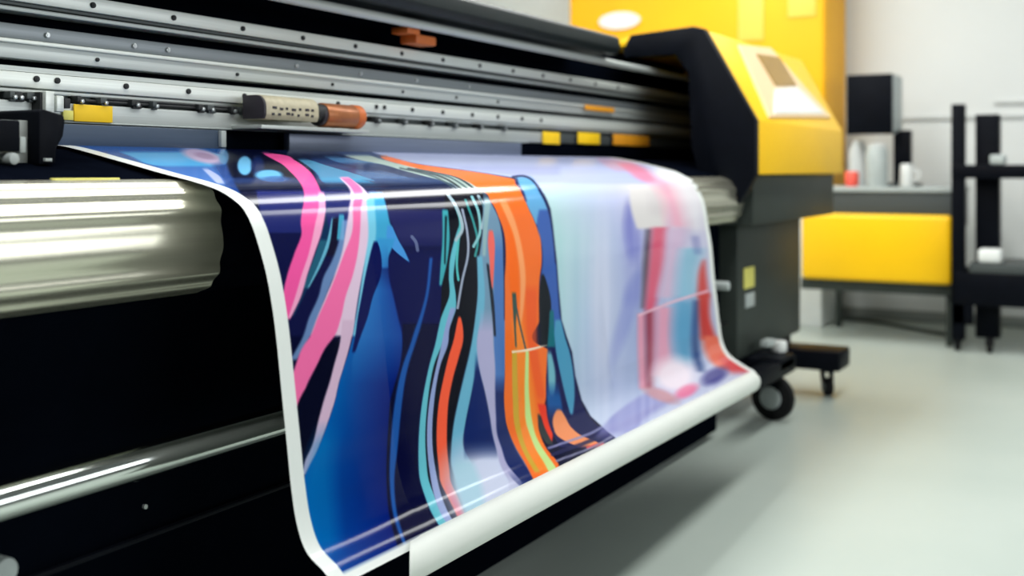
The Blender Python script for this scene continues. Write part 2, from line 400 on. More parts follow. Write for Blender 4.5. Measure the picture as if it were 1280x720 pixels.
# touch panel on the sloping face
nrm = Vector((0, -(1.676 - 1.30), (1.576 - 1.362))).normalized()
def on_slope(px, py, lift=0.0):
    d = Vector(ray(px, py)); p0 = Vector((0, 1.362, 1.30)) + nrm * lift; C0 = Vector((0, 0, CZ))
    t = (p0 - C0).dot(nrm) / d.dot(nrm); return C0 + d * t
def slope_plate(name, m, quad, l0, l1, par):
    bm = bmesh.new()
    a = [on_slope(x, y, 0) for x, y in quad]
    A = [bm.verts.new(p + nrm * l0) for p in a]; B = [bm.verts.new(p + nrm * l1) for p in a]
    fs = [bm.faces.new(A[::-1]), bm.faces.new(B)]
    for i in range(4):
        j = (i + 1) % 4; fs.append(bm.faces.new((A[i], A[j], B[j], B[i])))
    bmesh.ops.recalc_face_normals(bm, faces=fs)
    bmesh.ops.bevel(bm, geom=list(bm.edges), offset=0.003, segments=2, affect='EDGES')
    return obj(name, bm, m, par)
cp = slope_plate('control_panel', M['palepanel'], [(921, 57), (961, 61), (1037, 148), (960, 148)], -0.002, 0.012, PR)
slope_plate('key_plate', M['white'], [(965, 112), (993, 110), (1028, 144), (964, 144)], 0.008, 0.015, cp)
slope_plate('touch_screen', M['screenb'], [(942, 69), (971, 73), (993, 109), (966, 109)], 0.008, 0.016, cp)
# dark lower cabinet and column under the housing
box('lower_cabinet', M['darkgrey'], PR, 4.50, 5.87, 1.40, 2.35, 0.87, 1.078, 0.006)
box('support_column', M['darkgrey'], PR, 4.60, 5.60, 1.50, 2.20, 0.29, 0.875, 0.008)
# stickers and knob
c = atY(937, 347, 1.495); box('warning_sticker', M['paleyellow'], PR, c[0] - .07, c[0] + .07, 1.494, 1.502, c[2] - .045, c[2] + .045, 0.001)
c = atY(938, 375, 1.495); box('warning_sticker', M['greyw'], PR, c[0] - .06, c[0] + .06, 1.494, 1.502, c[2] - .03, c[2] + .03, 0.001)
c = atY(899, 357, 1.44); cyl('release_knob', M['greyw'], PR, (c[0], 1.46, c[2]), 0.018, 0.12, 'Y', 20, 0.004)
# platform foot, cross arm and casters
box('foot_beam', M['black'], PR, 5.40, 5.62, 1.26, 2.10, 0.136, 0.23, 0.01)
box('foot_beam', M['black'], PR, 4.76, 4.98, 1.36, 2.10, 0.222, 0.282, 0.01)
box('foot_plinth', M['black'], PR, 4.66, 5.5, 1.52, 2.15, 0.21, 0.292, 0.004)
prism('cross_arm', M['black'], PR, [(4.45, 0.20), (4.45, 0.27), (5.0, 0.27), (5.0, 0.20)], 1.36, 1.44, 'Y', 0.006)
c = atY(974, 430, 1.42); cyl('levelling_knob', M['white'], PR, (c[0], 1.42, c[2] - .01), 0.034, 0.05, 'Z', 24, 0.008)
cyl('levelling_stem', M['screw'], PR, (c[0], 1.42, c[2] - .05), 0.012, 0.10, 'Z', 16)
c = atY(962, 427, 1.42); box('levelling_plate', M['greyw'], PR, c[0] - .07, c[0] + .02, 1.40, 1.44, c[2] - .015, c[2] + .012, 0.003)
def caster(x, y, r, ztop, rot=50):
    w = 0.028 + r * .15
    R_ = Matrix.Translation((x, y, 0)) @ Matrix.Rotation(math.radians(rot), 4, 'Z') @ Matrix.Translation((-x, -y, 0))
    bm = bmesh.new()
    for s in (-1, 1):
        add_prism(bm, [(x - r * .35, r * .7), (x + r * .35, r * .7), (x + r * .95, ztop - .02), (x - r * .35, ztop - .02)], y + s * (w * .5 + .004) - .003, y + s * (w * .5 + .004) + .003, 'Y')
    add_box(bm, x - r * .45, x + r, y - w * .6 - .006, y + w * .6 + .006, ztop - .022, ztop - .008, 0.003)
    add_cyl(bm, (x + r * .3, y, ztop - .004), r * .4, .012, 'Z', 20)
    bm.transform(R_); f = obj('caster', bm, M['black'], PR)
    bm = bmesh.new(); add_cyl(bm, (x, y, r), r, w, 'Y', 36, None, w * .25); bm.transform(R_)
    obj('caster_wheel', bm, M['rubber'], f)
    bm = bmesh.new(); add_cyl(bm, (x, y, r), r * .5, w + .016, 'Y', 24, None, .003); bm.transform(R_)
    obj('wheel_hub', bm, M['greyw'] if r > .05 else M['alu_dk'], f)
caster(5.50, 1.34, 0.045, 0.138, 35)
caster(5.52, 2.0, 0.045, 0.138)
caster(4.85, 1.42, 0.100, 0.228, 78)
caster(4.42, 1.62, 0.085, 0.205, 70)
box('rear_cross_arm', M['black'], PR, 4.3, 4.9, 1.58, 1.66, 0.20, 0.26, 0.005)

# ------------------------------------------------------------------ THE PRINTED SHEET
SX0, SX1 = 1.433, 3.965
Lp = [(75,182),(140,199),(200,216),(240,226.5),(270,236.5),(290,248),(304,261),(314,280),(321,300),(331,335),(338,370),(345,420),(353,500),(359,560),(364,610),(371,655),(383,690),(405,715)]
Rp = [(765,197),(800,203),(840,213),(855,219.5),(865,225),(871,232),(875.5,241),(880,252),(883,265),(886,285),(890,310),(893,345),(897,380),(900,405),(904,428),(912,443),(928,455),(942,463)]
Lyz = [atX(p[0], p[1], SX0)[1:] for p in Lp] + [(1.135, 0.425)]
Ryz = [atX(p[0], p[1], SX1)[1:] for p in Rp] + [(1.222, 0.362)]
Lyz = [(1.97, 1.1425), (1.86, 1.1425)] + Lyz; Ryz = [(1.97, 1.1425), (1.86, 1.1425)] + Ryz
# keep the sheet a hair above the sloping platen
def plat(y): return float(np.interp(y, [1.40, 1.495, 1.529, 1.652, 1.79], [0.9, 1.068, 1.083, 1.112, 1.139])) + 0.0035
def fix(a):
    return [(y, (max(plat(y), z) if y > 1.42 else z)) for y, z in a]
Lyz, Ryz = fix(Lyz), fix(Ryz)
NR, NC = 460, 720
Lc, Rc = catmull(Lyz, NR), catmull(Ryz, NR)
for C_ in (Lc, Rc):
    for r_ in C_:
        if r_[0] > 1.42: r_[1] = max(r_[1], plat(r_[0]))
# resample both by arc length of the mean so rows are even
mid = (Lc + Rc) / 2; d = np.r_[0, np.cumsum(np.hypot(*np.diff(mid, axis=0).T))]
tt = np.linspace(0, d[-1], NR)
Lc = np.c_[np.interp(tt, d, Lc[:, 0]), np.interp(tt, d, Lc[:, 1])]
Rc = np.c_[np.interp(tt, d, Rc[:, 0]), np.interp(tt, d, Rc[:, 1])]
g = np.linspace(0, 1, NC)
Xc = SX0 + (SX1 - SX0) * (np.exp(1.25 * g) - 1) / (math.exp(1.25) - 1)       # finer columns at the near end
T = (Xc - SX0) / (SX1 - SX0)
Yg = Lc[:, None, 0] * (1 - T)[None] + Rc[:, None, 0] * T[None]
Zg = Lc[:, None, 1] * (1 - T)[None] + Rc[:, None, 1] * T[None]
# soft hanging waves in the free-hanging part
vfrac = np.clip((1.02 - Zg) / 0.5, 0, 1)
wave = 0.010 * np.sin(Xc * 6.2 + 1.3)[None] * vfrac + 0.004 * np.sin(Xc * 15 + .4)[None] * vfrac
edge = np.clip(np.minimum(Xc - SX0, SX1 - Xc) / 0.35, 0, 1)[None] * np.clip((Zg - 0.42) / 0.12, 0, 1)
Yg = Yg - np.abs(wave) * edge
Xg = np.broadcast_to(Xc[None], Yg.shape)

def artwork(PX, PY, Xw):
    """The printed abstract design: flowing ribbons of colour. The ribbon outlines were taken off the
    photograph, so they are looked up in the photograph's coordinates once and then stored on the vinyl."""
    H, W = PX.shape
    img = np.zeros((H, W, 3)); img[:] = (10, 14, 52)
    def smooth(y, ys, xs_):
        h = np.diff(ys); dl = np.diff(xs_) / h; mm = np.zeros(len(ys)); mm[0] = dl[0]; mm[-1] = dl[-1]
        for i in range(1, len(ys) - 1):
            mm[i] = (dl[i - 1] * h[i] + dl[i] * h[i - 1]) / (h[i] + h[i - 1])
        yc = np.clip(y, ys[0], ys[-1]); k = np.clip(np.searchsorted(ys, yc) - 1, 0, len(ys) - 2)
        t = (yc - ys[k]) / h[k]; t2 = t * t; t3 = t2 * t
        return (2 * t3 - 3 * t2 + 1) * xs_[k] + (t3 - 2 * t2 + t) * h[k] * mm[k] + (3 * t2 - 2 * t3) * xs_[k + 1] + (t3 - t2) * h[k] * mm[k + 1]
    def fill(mask, col):
        col = np.array(col, float)
        img[:] = img * (1 - mask[..., None]) + col * mask[..., None]
    def band(col, pts, s=1.6, a=1.0, ey=4.0, col2=None):
        p = np.array(pts, float)
        xl = smooth(PY, p[:, 0], p[:, 1]); xr = smooth(PY, p[:, 0], p[:, 2])
        s = s * (1 + 1.6 * np.clip((PX - 770) / 50, 0, 1))
        m = np.clip((PX - xl) / s + .5, 0, 1) * np.clip((xr - PX) / s + .5, 0, 1)
        m *= np.clip((PY - p[0, 0]) / ey + .5, 0, 1) * np.clip((p[-1, 0] - PY) / ey + .5, 0, 1)
        m *= a
        if col2 is not None:
            t = np.clip((PX - xl) / np.maximum(xr - xl, 1), 0, 1)[..., None]
            cc = np.array(col, float) * (1 - t) + np.array(col2, float) * t
            img[:] = img * (1 - m[..., None]) + cc * m[..., None]
        else: fill(m, col)
    def blob(col, cx, cy, rx, ry, a=1.0, soft=0.35, rot=0.0):
        c_, s_ = math.cos(rot), math.sin(rot)
        u = ((PX - cx) * c_ + (PY - cy) * s_) / rx; w = (-(PX - cx) * s_ + (PY - cy) * c_) / ry
        r_ = np.sqrt(u * u + w * w)
        fill(np.clip((1 - r_) / soft + .5, 0, 1) * a, col)
    def line(col, pts, w, a=1.0):
        if len(pts) > 2: pts = [tuple(q_) for q_ in catmull(pts, 6 * len(pts))]
        best = np.full(PX.shape, 1e9)
        for (x0, y0), (x1, y1) in zip(pts[:-1], pts[1:]):
            dx, dy = x1 - x0, y1 - y0
            t = np.clip(((PX - x0) * dx + (PY - y0) * dy) / (dx * dx + dy * dy), 0, 1)
            best = np.minimum(best, np.hypot(PX - x0 - t * dx, PY - y0 - t * dy))
        fill(np.clip((w / 2 - best) / 1.2 + .5, 0, 1) * a, col)
    # ---- upper platen part
    band((22, 80, 150), [(150, 0, 300), (242, 0, 300)])
    band((70, 160, 212), [(190, 150, 262), (196, 165, 285), (206, 190, 290), (210, 215, 296)], 6)
    band((58, 108, 178), [(208, 190, 300), (228, 230, 305)], 5)
    band((25, 55, 120), [(200, 262, 292), (240, 290, 330)], 8, .7)
    band((8, 14, 42), [(150, 283, 378), (200, 283, 378), (206, 284, 378), (241, 300, 395)], 4)
    blob((186, 168, 200), 253, 195, 26, 8, 1, .5, .25)
    blob((160, 130, 165), 256, 195, 13, 3.5, .8, .6, .2)
    blob((100, 150, 190), 280, 196, 6, 9, .8)
    blob((112, 182, 222), 306, 207, 9, 12, 1, .3)
    blob((20, 40, 90), 322, 207, 8, 12, 1, .5)
    blob((105, 178, 215), 336, 219, 17, 7, 1, .4)
    blob((60, 110, 170), 345, 224, 16, 4, .8, .5)
    band((165, 175, 215), [(211, 253, 260), (220, 262, 274), (230, 272, 281)], 2)
    band((60, 90, 150), [(222, 285, 380), (232, 300, 385)], 6, .55)
    # right of the first pink ribbon, on the platen
    band((38, 62, 108), [(150, 378, 800), (236, 398, 600)], 4)
    band((18, 30, 62), [(150, 340, 420), (190, 345, 420), (198, 372, 440)], 10, .8)
    band((85, 155, 190), [(199, 372, 385), (208, 385, 412), (216, 395, 440), (226, 402, 470)], 3, .85)
    band((95, 150, 195), [(196, 405, 425), (202, 420, 460), (209, 445, 500)], 4, .7)
    band((30, 42, 84), [(204, 420, 470), (212, 450, 520), (222, 500, 560)], 5, .8)
    band((100, 130, 170), [(214, 440, 480), (224, 460, 520)], 5, .6)
    band((60, 150, 190), [(222, 398, 440), (229, 405, 468), (235, 410, 476)], 3, .7)
    band((20, 28, 60), [(229, 300, 560), (236, 300, 590)], 3, .8)
    band((172, 190, 182), [(194, 430, 462), (200, 450, 480), (206, 480, 505), (212, 500, 545), (220, 530, 580), (228, 560, 596), (238, 575, 605)], 4)
    for k in range(5):
        line((30, 40, 50) if k % 2 else (70, 90, 95), [(500 + k * 10, 210 + k * .6), (540 + k * 9, 220), (566 + k * 8, 234), (580 + k * 8, 250)], 2.4, .85)
    # lavender field right of the orange on the platen
    band((180, 188, 222), [(150, 560, 980), (192, 470, 980), (197, 490, 980), (205, 525, 980), (213, 585, 980), (224, 650, 980), (242, 660, 980)], 4)
    band((160, 165, 205), [(208, 560, 700), (214, 600, 700), (219, 640, 700)], 8, .6)
    band((205, 165, 190), [(198, 745, 785), (206, 755, 800), (214, 770, 812)], 8, .7)
    band((228, 130, 155), [(204, 770, 790), (214, 785, 812), (222, 795, 822), (228, 806, 832)], 6, .75)
    band((235, 232, 238), [(209, 812, 900), (240, 836, 900)], 8, .8)
    # ---- front: left third
    band((36, 44, 108), [(238, 320, 470), (292, 330, 470)], 3)
    blob((120, 130, 180), 350, 309, 9, 11, .75, .8)
    band((20, 24, 70), [(292, 320, 470), (420, 320, 470)], 4)
    band((44, 46, 98), [(262, 480, 565), (308, 500, 565)], 8)
    band((6, 14, 78), [(306, 470, 560), (420, 440, 560)], 6, 1, 24)
    band((22, 52, 88), [(268, 400, 408), (300, 400, 412), (345, 380, 392), (395, 362, 368)], 2)
    band((105, 175, 200), [(272, 415, 419), (300, 409, 414), (330, 398, 402), (360, 384, 386)], 1.5)
    band((40, 95, 120), [(300, 400, 409), (330, 390, 398), (360, 378, 384)], 1.5)
    band((26, 24, 50), [(272, 416, 424), (300, 413, 422), (320, 408, 420)], 1.5)
    band((70, 160, 190), [(268, 424, 430), (300, 421, 430)], 1.5)
    band((130, 165, 210), [(275, 428, 437), (300, 424, 434), (328, 414, 428), (345, 405, 418), (371, 398, 407), (398, 386, 397), (420, 379, 388), (450, 363, 371)], 3, .8)
    # first pink ribbon
    band((236, 92, 162), [(191, 328, 336), (194, 332, 356), (200, 343, 368), (205, 352, 376), (213, 361, 386), (230, 376, 397), (240, 380, 401), (252, 380, 403), (262, 378, 405), (280, 376, 404), (290, 377, 401), (317, 368, 392), (344, 359, 383), (371, 354, 375), (399, 358, 362)], 1.8)
    band((238, 165, 200), [(240, 398, 405), (262, 398, 407), (280, 394, 404), (290, 392, 402), (317, 386, 393), (344, 377, 384), (371, 369, 376), (398, 360, 363)], 2.2)
    # second pink ribbon with pale edges
    band((222, 196, 218), [(222, 424, 436), (235, 436, 454), (262, 436, 462), (290, 432, 465), (317, 427, 459), (344, 418, 453), (371, 407, 448), (398, 396, 444), (420, 388, 441)], 2.5)
    band((240, 115, 170), [(222, 426, 437), (235, 439, 451), (262, 441, 451), (290, 440, 450), (317, 430, 447), (344, 420, 441), (371, 409, 432), (398, 397, 426), (420, 388, 418), (433, 379, 408), (455, 370, 397), (478, 364, 385), (500, 368, 377), (509, 370, 371)], 2.5)
    band((8, 12, 38), [(425, 416, 424), (433, 409, 425), (455, 397, 419), (478, 386, 412), (500, 374, 405), (540, 368, 396), (592, 368, 381)], 1.8)
    band((212, 182, 206), [(400, 428, 444), (411, 427, 442), (433, 424, 437), (455, 418, 431), (478, 412, 424), (500, 405, 419), (522, 399, 412), (560, 389, 398), (575, 382, 392), (594, 378, 381)], 2)
    # main deep blue field
    band((0, 96, 172), [(412, 443, 503), (433, 438, 503), (455, 431, 500), (478, 424, 494), (500, 419, 488), (522, 412, 486), (560, 398, 484), (592, 382, 483), (640, 370, 486), (735, 370, 515)], 2, 1, 26, (0, 30, 116))
    band((0, 124, 190), [(540, 398, 420), (580, 384, 416), (640, 378, 420), (690, 380, 424)], 22, .55, 30)
    # star: cyan light with its stem
    band((70, 165, 205), [(240, 462, 478), (262, 464, 484), (280, 465, 488), (300, 464, 497), (308, 466, 500)], 2.5)
    band((125, 200, 225), [(248, 458, 468), (300, 460, 469), (320, 457, 464), (344, 453, 458), (371, 449, 453), (420, 441, 445)], 3)
    band((75, 150, 215), [(282, 484, 490), (300, 484, 498), (312, 492, 505), (327, 510, 512)], 2)
    band((60, 150, 205), [(298, 472, 494), (310, 474, 490), (320, 474, 486), (335, 477, 485)], 2)
    band((42, 118, 190), [(333, 476, 485), (350, 473, 487), (371, 465, 492), (398, 458, 498), (420, 449, 503), (450, 440, 504)], 3, 1, 60, (30, 74, 155))
    band((2, 14, 84), [(302, 467, 472), (317, 463, 476), (344, 457, 476), (371, 452, 466), (398, 447, 459), (420, 444, 451), (440, 440, 444)], 2)
    line((120, 130, 165), [(515, 296), (520, 303), (522, 313)], 4, .8)
    # navy with a blue vein
    band((6, 10, 56), [(404, 503, 552), (433, 503, 545), (478, 497, 534), (560, 484, 525), (640, 488, 542), (735, 512, 600)], 2.5)
    band((34, 92, 168), [(322, 537, 541), (372, 531, 535), (400, 523, 528), (411, 519, 525), (433, 512, 518), (455, 504, 511), (478, 498, 506), (500, 494, 503), (560, 488, 497), (600, 487, 493), (640, 491, 496), (700, 511, 515)], 2.5)
    # black run with teal tendrils
    band((10, 14, 30), [(240, 555, 612), (300, 558, 606), (345, 553, 602), (400, 550, 596), (430, 545, 592), (455, 538, 584), (478, 533, 578), (500, 531, 573), (560, 526, 566), (600, 530, 572), (640, 545, 584), (665, 560, 590)], 2)
    band((70, 170, 180), [(262, 553, 560), (300, 553, 562), (327, 551, 559), (357, 549, 552)], 2)
    band((20, 50, 60), [(270, 556, 559), (330, 555, 557)], 1.5)
    band((105, 190, 205), [(284, 573, 578), (300, 568, 574), (327, 562, 569), (345, 561, 567), (372, 561, 570), (385, 556, 570), (398, 551, 566), (411, 548, 561), (430, 544, 553), (455, 537, 543), (478, 532, 538), (500, 528, 535), (560, 523, 532), (575, 523, 533), (600, 525, 536), (620, 531, 543), (640, 539, 551), (664, 553, 566)], 1.8)
    band((150, 165, 210), [(385, 563, 570), (411, 556, 562), (430, 552, 560), (455, 546, 551), (478, 541, 546), (500, 537, 543), (560, 534, 541), (590, 537, 545), (620, 543, 552), (640, 550, 560), (664, 565, 575)], 1.6)
    line((90, 190, 190), [(566, 250), (575, 275), (573, 300), (571, 330), (573, 350)], 3)
    line((170, 190, 200), [(560, 243), (572, 262), (578, 285), (570, 300)], 4)
    line((160, 170, 190), [(578, 262), (584, 290), (585, 318), (578, 350), (572, 385)], 3.0)
    line((60, 150, 150), [(582, 250), (592, 278), (597, 302), (594, 320)], 3)
    line((140, 200, 205), [(590, 246), (598, 265), (600, 290), (592, 308)], 3.4)
    line((170, 190, 200), [(598, 245), (606, 262), (602, 285)], 3.4)
    line((30, 80, 90), [(600, 248), (609, 270), (611, 300)], 2)
    # coral strip
    band((246, 98, 66), [(396, 573, 576), (405, 571, 578), (425, 567, 579), (445, 561, 574), (470, 555, 567), (500, 549, 561), (530, 546, 559), (560, 546, 559), (590, 549, 562), (600, 550, 563), (620, 559, 572), (640, 569, 580), (660, 577, 588)], 1.8)
    band((232, 66, 92), [(610, 556, 565), (640, 570, 580), (660, 578, 588)], 3, .7, 30)
    # blue-grey run
    band((118, 152, 178), [(244, 604, 618), (262, 604, 624), (290, 603, 628), (330, 598, 630), (372, 597, 631), (400, 594, 632), (440, 590, 632), (470, 590, 631)], 2, 1, 24)
    band((150, 180, 185), [(248, 606, 614), (290, 604, 609), (320, 603, 607)], 2)
    band((82, 124, 186), [(300, 618, 629), (372, 617, 630), (430, 617, 632), (500, 619, 631), (530, 620, 632)], 3, 1, 30)
    band((24, 34, 52), [(330, 608, 611), (372, 613, 617), (420, 617, 620)], 2)
    band((24, 40, 90), [(238, 606, 611), (250, 612, 615), (270, 622, 625), (290, 627, 630), (330, 629, 632), (400, 630, 632)], 1.8)
    band((238, 108, 100), [(288, 611, 616), (300, 610, 618), (327, 612, 618), (345, 613, 617), (361, 615, 616)], 1.8)
    band((112, 178, 205), [(320, 596, 603), (372, 597, 606), (400, 594, 604), (425, 590, 601), (445, 586, 598), (470, 580, 594), (500, 573, 588), (530, 567, 582), (560, 564, 580), (580, 564, 590), (600, 570, 600)], 2.5)
    # pale fan at the foot
    blob((204, 210, 232), 614, 606, 56, 56, 1, .8)
    band((204, 210, 230), [(590, 568, 652), (610, 572, 660), (640, 582, 660), (670, 590, 640)], 6, 1, 20)
    band((170, 208, 222), [(575, 566, 590), (600, 567, 600), (625, 575, 605), (650, 584, 610)], 10, .8, 12)
    band((20, 42, 104), [(452, 594, 598), (470, 593, 602), (490, 590, 606), (520, 584, 612), (545, 580, 617), (563, 580, 622)], 3, 1, 26)
    band((30, 46, 104), [(480, 618, 632), (520, 619, 632), (545, 620, 637), (560, 624, 644), (580, 630, 656), (600, 642, 668), (612, 655, 672)], 3, 1, 24)
    band((176, 174, 208), [(400, 600, 616), (430, 596, 617), (460, 599, 619), (490, 606, 619), (520, 612, 620), (545, 616, 622), (560, 620, 627), (580, 625, 634), (602, 636, 652)], 2.5, 1, 30)
    # orange ribbon
    band((244, 118, 48), [(195, 474, 484), (200, 482, 502), (205, 500, 522), (210, 520, 556), (213.5, 537, 583), (218, 560, 612), (221, 571, 628), (224, 578, 642), (230, 590, 645), (235, 597, 649), (241, 607, 652), (251, 613, 657), (261, 619, 661), (271, 623, 666), (281, 627, 670), (292, 630, 675), (312, 632, 677), (330, 632, 677), (345, 631, 675), (372, 631, 674), (400, 631, 674), (432, 631, 675), (436, 631, 684), (470, 631, 683), (500, 630, 682), (515, 631, 678), (530, 633, 673), (545, 638, 676), (560, 645, 683), (580, 657, 698), (596, 665, 700), (612, 672, 700)], 1.8)
    band((252, 112, 24), [(280, 634, 642), (345, 636, 648), (372, 640, 650)], 5, .8, 12)
    band((236, 92, 44), [(360, 656, 672), (432, 660, 672), (500, 672, 682)], 5, .7, 12)
    band((248, 168, 112), [(251, 624, 633), (271, 633, 642), (294, 642, 649), (318, 647, 654), (345, 650, 657), (380, 650, 655), (405, 649, 652)], 3, .9, 10)
    band((246, 150, 60), [(400, 640, 652), (432, 644, 658), (500, 646, 668), (560, 654, 678), (590, 668, 690)], 6, .7, 10)
    band((206, 170, 62), [(438, 640, 646), (500, 641, 648), (530, 643, 650), (560, 652, 658), (590, 668, 675)], 2.2)
    band((60, 90, 84), [(366, 640, 645), (384, 641, 646), (400, 642, 645), (434, 644, 646)], 1.6)
    line((70, 90, 90), [(643, 372), (649, 402), (657, 436)], 2)
    band((196, 226, 148), [(438, 657, 661), (500, 656, 662), (530, 658, 666), (545, 663, 670), (560, 669, 678), (580, 681, 692), (598, 690, 703)], 2)
    line((245, 226, 200), [(641, 440), (662, 437), (684, 431)], 2.6)
    band((236, 66, 42), [(505, 672, 682), (520, 676, 686), (540, 682, 691), (553, 688, 690)], 2)
    band((58, 64, 66), [(518, 672, 675), (530, 673, 679), (545, 677, 686), (556, 684, 692)], 2)
    # blue ribbon right of the orange
    band((104, 168, 212), [(221, 644, 664), (224, 646, 667), (230, 648, 671), (240, 653, 676), (251, 657, 681), (261, 661, 685), (271, 666, 688), (281, 670, 689)], 2)
    band((62, 100, 176), [(262, 674, 686), (281, 671, 690), (300, 676, 692), (327, 678, 695), (355, 675, 697), (400, 680, 701), (420, 684, 705)], 3)
    band((22, 32, 84), [(232, 670, 673), (240, 674, 678), (251, 680, 683), (261, 684, 687), (290, 690, 692), (330, 694, 696)], 1.8)
    line((22, 32, 84), [(641, 221), (654, 220), (664, 224), (672, 233)], 2.6)
    band((40, 50, 100), [(223, 643, 647), (228, 644, 648), (240, 652, 655), (251, 656, 659)], 1.8)
    band((8, 22, 34), [(343, 677, 680), (355, 675, 684), (372, 674, 688), (400, 675, 689), (432, 676, 690)], 2)
    band((24, 112, 124), [(388, 687, 692), (410, 686, 693), (436, 684, 694)], 2)
    band((28, 32, 84), [(434, 685, 712), (470, 683, 718), (500, 683, 726), (520, 684, 736), (540, 690, 757), (548, 694, 768), (560, 700, 775)], 2)
    band((84, 156, 190), [(400, 694, 701), (420, 693, 706), (440, 695, 712), (470, 701, 717), (500, 708, 718), (518, 713, 716)], 2.2)
    band((118, 180, 194), [(440, 684, 689), (465, 685, 694), (485, 686, 694), (500, 688, 691)], 3, 1, 8)
    band((30, 92, 158), [(486, 683, 699), (516, 685, 704)], 3, 1, 20)
    band((242, 152, 104), [(512, 696, 701), (520, 692, 706), (535, 692, 715), (545, 697, 728), (552, 708, 745), (558, 722, 756)], 2)
    line((232, 84, 90), [(735, 560), (753, 554)], 4)
    for k in range(4):
        line(((150, 150, 190), (50, 52, 90), (140, 140, 165), (34, 34, 70))[k], [(686 + k * 5, 560 + k * 8), (735 + k * 3, 543 + k * 8), (752 + k * 6, 534 + k * 6)], 5 if k % 2 else 3, .85)
    # ---- pale field
    def field(m, rows):
        ys = [r_[0] for r_ in rows]
        xs_ = rows[0][1]
        cols = np.array([r_[2] for r_ in rows], float)
        out = np.zeros_like(img)
        for ch in range(3):
            g1_ = np.stack([np.interp(PX, xs_, cols[i, :, ch]) for i in range(len(rows))])
            yi = np.interp(PY, ys, np.arange(len(rows))); k0 = np.clip(yi.astype(int), 0, len(rows) - 2); f_ = yi - k0
            a_ = np.take_along_axis(g1_, k0[None], 0)[0]; b_ = np.take_along_axis(g1_, (k0 + 1)[None], 0)[0]
            out[..., ch] = a_ * (1 - f_) + b_ * f_
        img[:] = img * (1 - m[..., None]) + out * m[..., None]
    p = np.array([(225, 668), (230, 674), (240, 679), (251, 684), (261, 688), (281, 691), (300, 693), (327, 696), (355, 698), (400, 702), (420, 708), (440, 715), (470, 719), (500, 727), (520, 738), (540, 760), (548, 770), (560, 780)], float)
    lft = np.interp(PY, p[:, 0], p[:, 1])
    m = np.clip((PX - lft) / 2.5 + .5, 0, 1) * np.clip((PY - 228) / 4, 0, 1)
    xsx = [690, 735, 770, 790, 830, 960]
    field(m, [(240, xsx, [(196, 220, 226), (196, 208, 232), (200, 204, 236), (214, 212, 226), (226, 220, 224), (226, 220, 226)]),
              (300, xsx, [(172, 214, 214), (186, 206, 222), (180, 190, 222), (150, 155, 210), (190, 190, 220), (210, 205, 220)]),
              (400, xsx, [(172, 210, 214), (176, 196, 222), (176, 186, 216), (160, 172, 212), (170, 180, 215), (200, 200, 220)]),
              (480, xsx, [(170, 196, 216), (176, 190, 218), (172, 182, 216), (168, 180, 214), (180, 190, 220), (200, 200, 220)]),
              (540, xsx, [(205, 215, 232), (205, 216, 236), (208, 216, 238), (200, 208, 234), (200, 205, 230), (200, 200, 225)])])
    band((108, 112, 192), [(250, 784, 790), (280, 780, 794), (310, 784, 796), (328, 788, 795)], 8, .75, 16)
    band((130, 140, 200), [(335, 798, 803), (360, 782, 802), (380, 778, 800)], 8, .7, 16)
    band((140, 140, 200), [(480, 828, 850), (500, 792, 840), (520, 765, 812), (545, 745, 790)], 6, .7, 14)
    st = 0.5 + 0.5 * np.sin(PX * .41 + 2.1 * np.sin(PX * .093)) * np.sin(PX * .071 + 1)
    fill(m * .16 * st * np.clip((PY - 250) / 60, 0, 1), (236, 240, 248))
    blob((214, 216, 236), 752, 380, 14, 100, .6, .9)
    blob((120, 128, 200), 783, 395, 9, 55, .35, .9, .3)
    # ---- right-hand panels
    band((222, 217, 216), [(232, 786, 836), (262, 789, 834), (286, 796, 832)], 3)
    band((205, 196, 200), [(240, 812, 824), (270, 816, 832)], 8, .6, 10)
    band((238, 172, 192), [(226, 812, 838), (245, 826, 852), (285, 836, 862)], 8, .85, 8)
    band((236, 232, 236), [(228, 842, 880), (288, 862, 880)], 8, .7, 8)
    band((82, 72, 88), [(286, 808, 815), (330, 804, 813), (360, 803, 810), (386, 802, 806)], 4)
    band((216, 98, 126), [(284, 815, 835), (330, 811, 831), (362, 808, 824), (388, 806, 818)], 4)
    band((208, 184, 210), [(286, 834, 860), (330, 830, 850), (372, 822, 846)], 6)
    band((146, 190, 214), [(310, 852, 880), (330, 848, 874), (372, 844, 872)], 7)
    band((86, 90, 160), [(295, 866, 872), (318, 870, 875)], 4, .6)
    band((206, 78, 76), [(324, 879, 881), (335, 875, 882), (372, 872, 886)], 3)
    band((226, 162, 184), [(392, 797, 806), (430, 797, 806), (486, 799, 810)], 3)
    band((160, 78, 98), [(388, 806, 819), (430, 807, 819), (486, 808, 816)], 4)
    band((226, 166, 190), [(384, 819, 842), (430, 818, 840), (470, 816, 840)], 6)
    band((104, 164, 200), [(374, 843, 870), (430, 842, 868), (456, 848, 866)], 7, 1, 12)
    band((50, 74, 130), [(375, 868, 874), (440, 866, 874), (465, 870, 880)], 4)
    band((204, 78, 74), [(366, 873, 887), (400, 874, 888), (425, 876, 896)], 3)
    band((232, 122, 100), [(420, 878, 898), (435, 880, 906), (450, 887, 925), (462, 900, 935)], 4)
    band((210, 76, 84), [(446, 900, 925), (455, 904, 945), (466, 912, 945)], 4, .9, 8)
    blob((242, 228, 238), 843, 470, 26, 22, .95, .8)
    blob((74, 72, 142), 893, 470, 17, 9, .85, .7, -.45)
    blob((236, 122, 162), 858, 489, 15, 7, .85, .7, -.45)
    blob((204, 150, 158), 826, 494, 22, 7, .85, .7, .35)
    line((236, 190, 206), [(799, 394), (842, 377), (884, 364)], 3, .9)
    return img

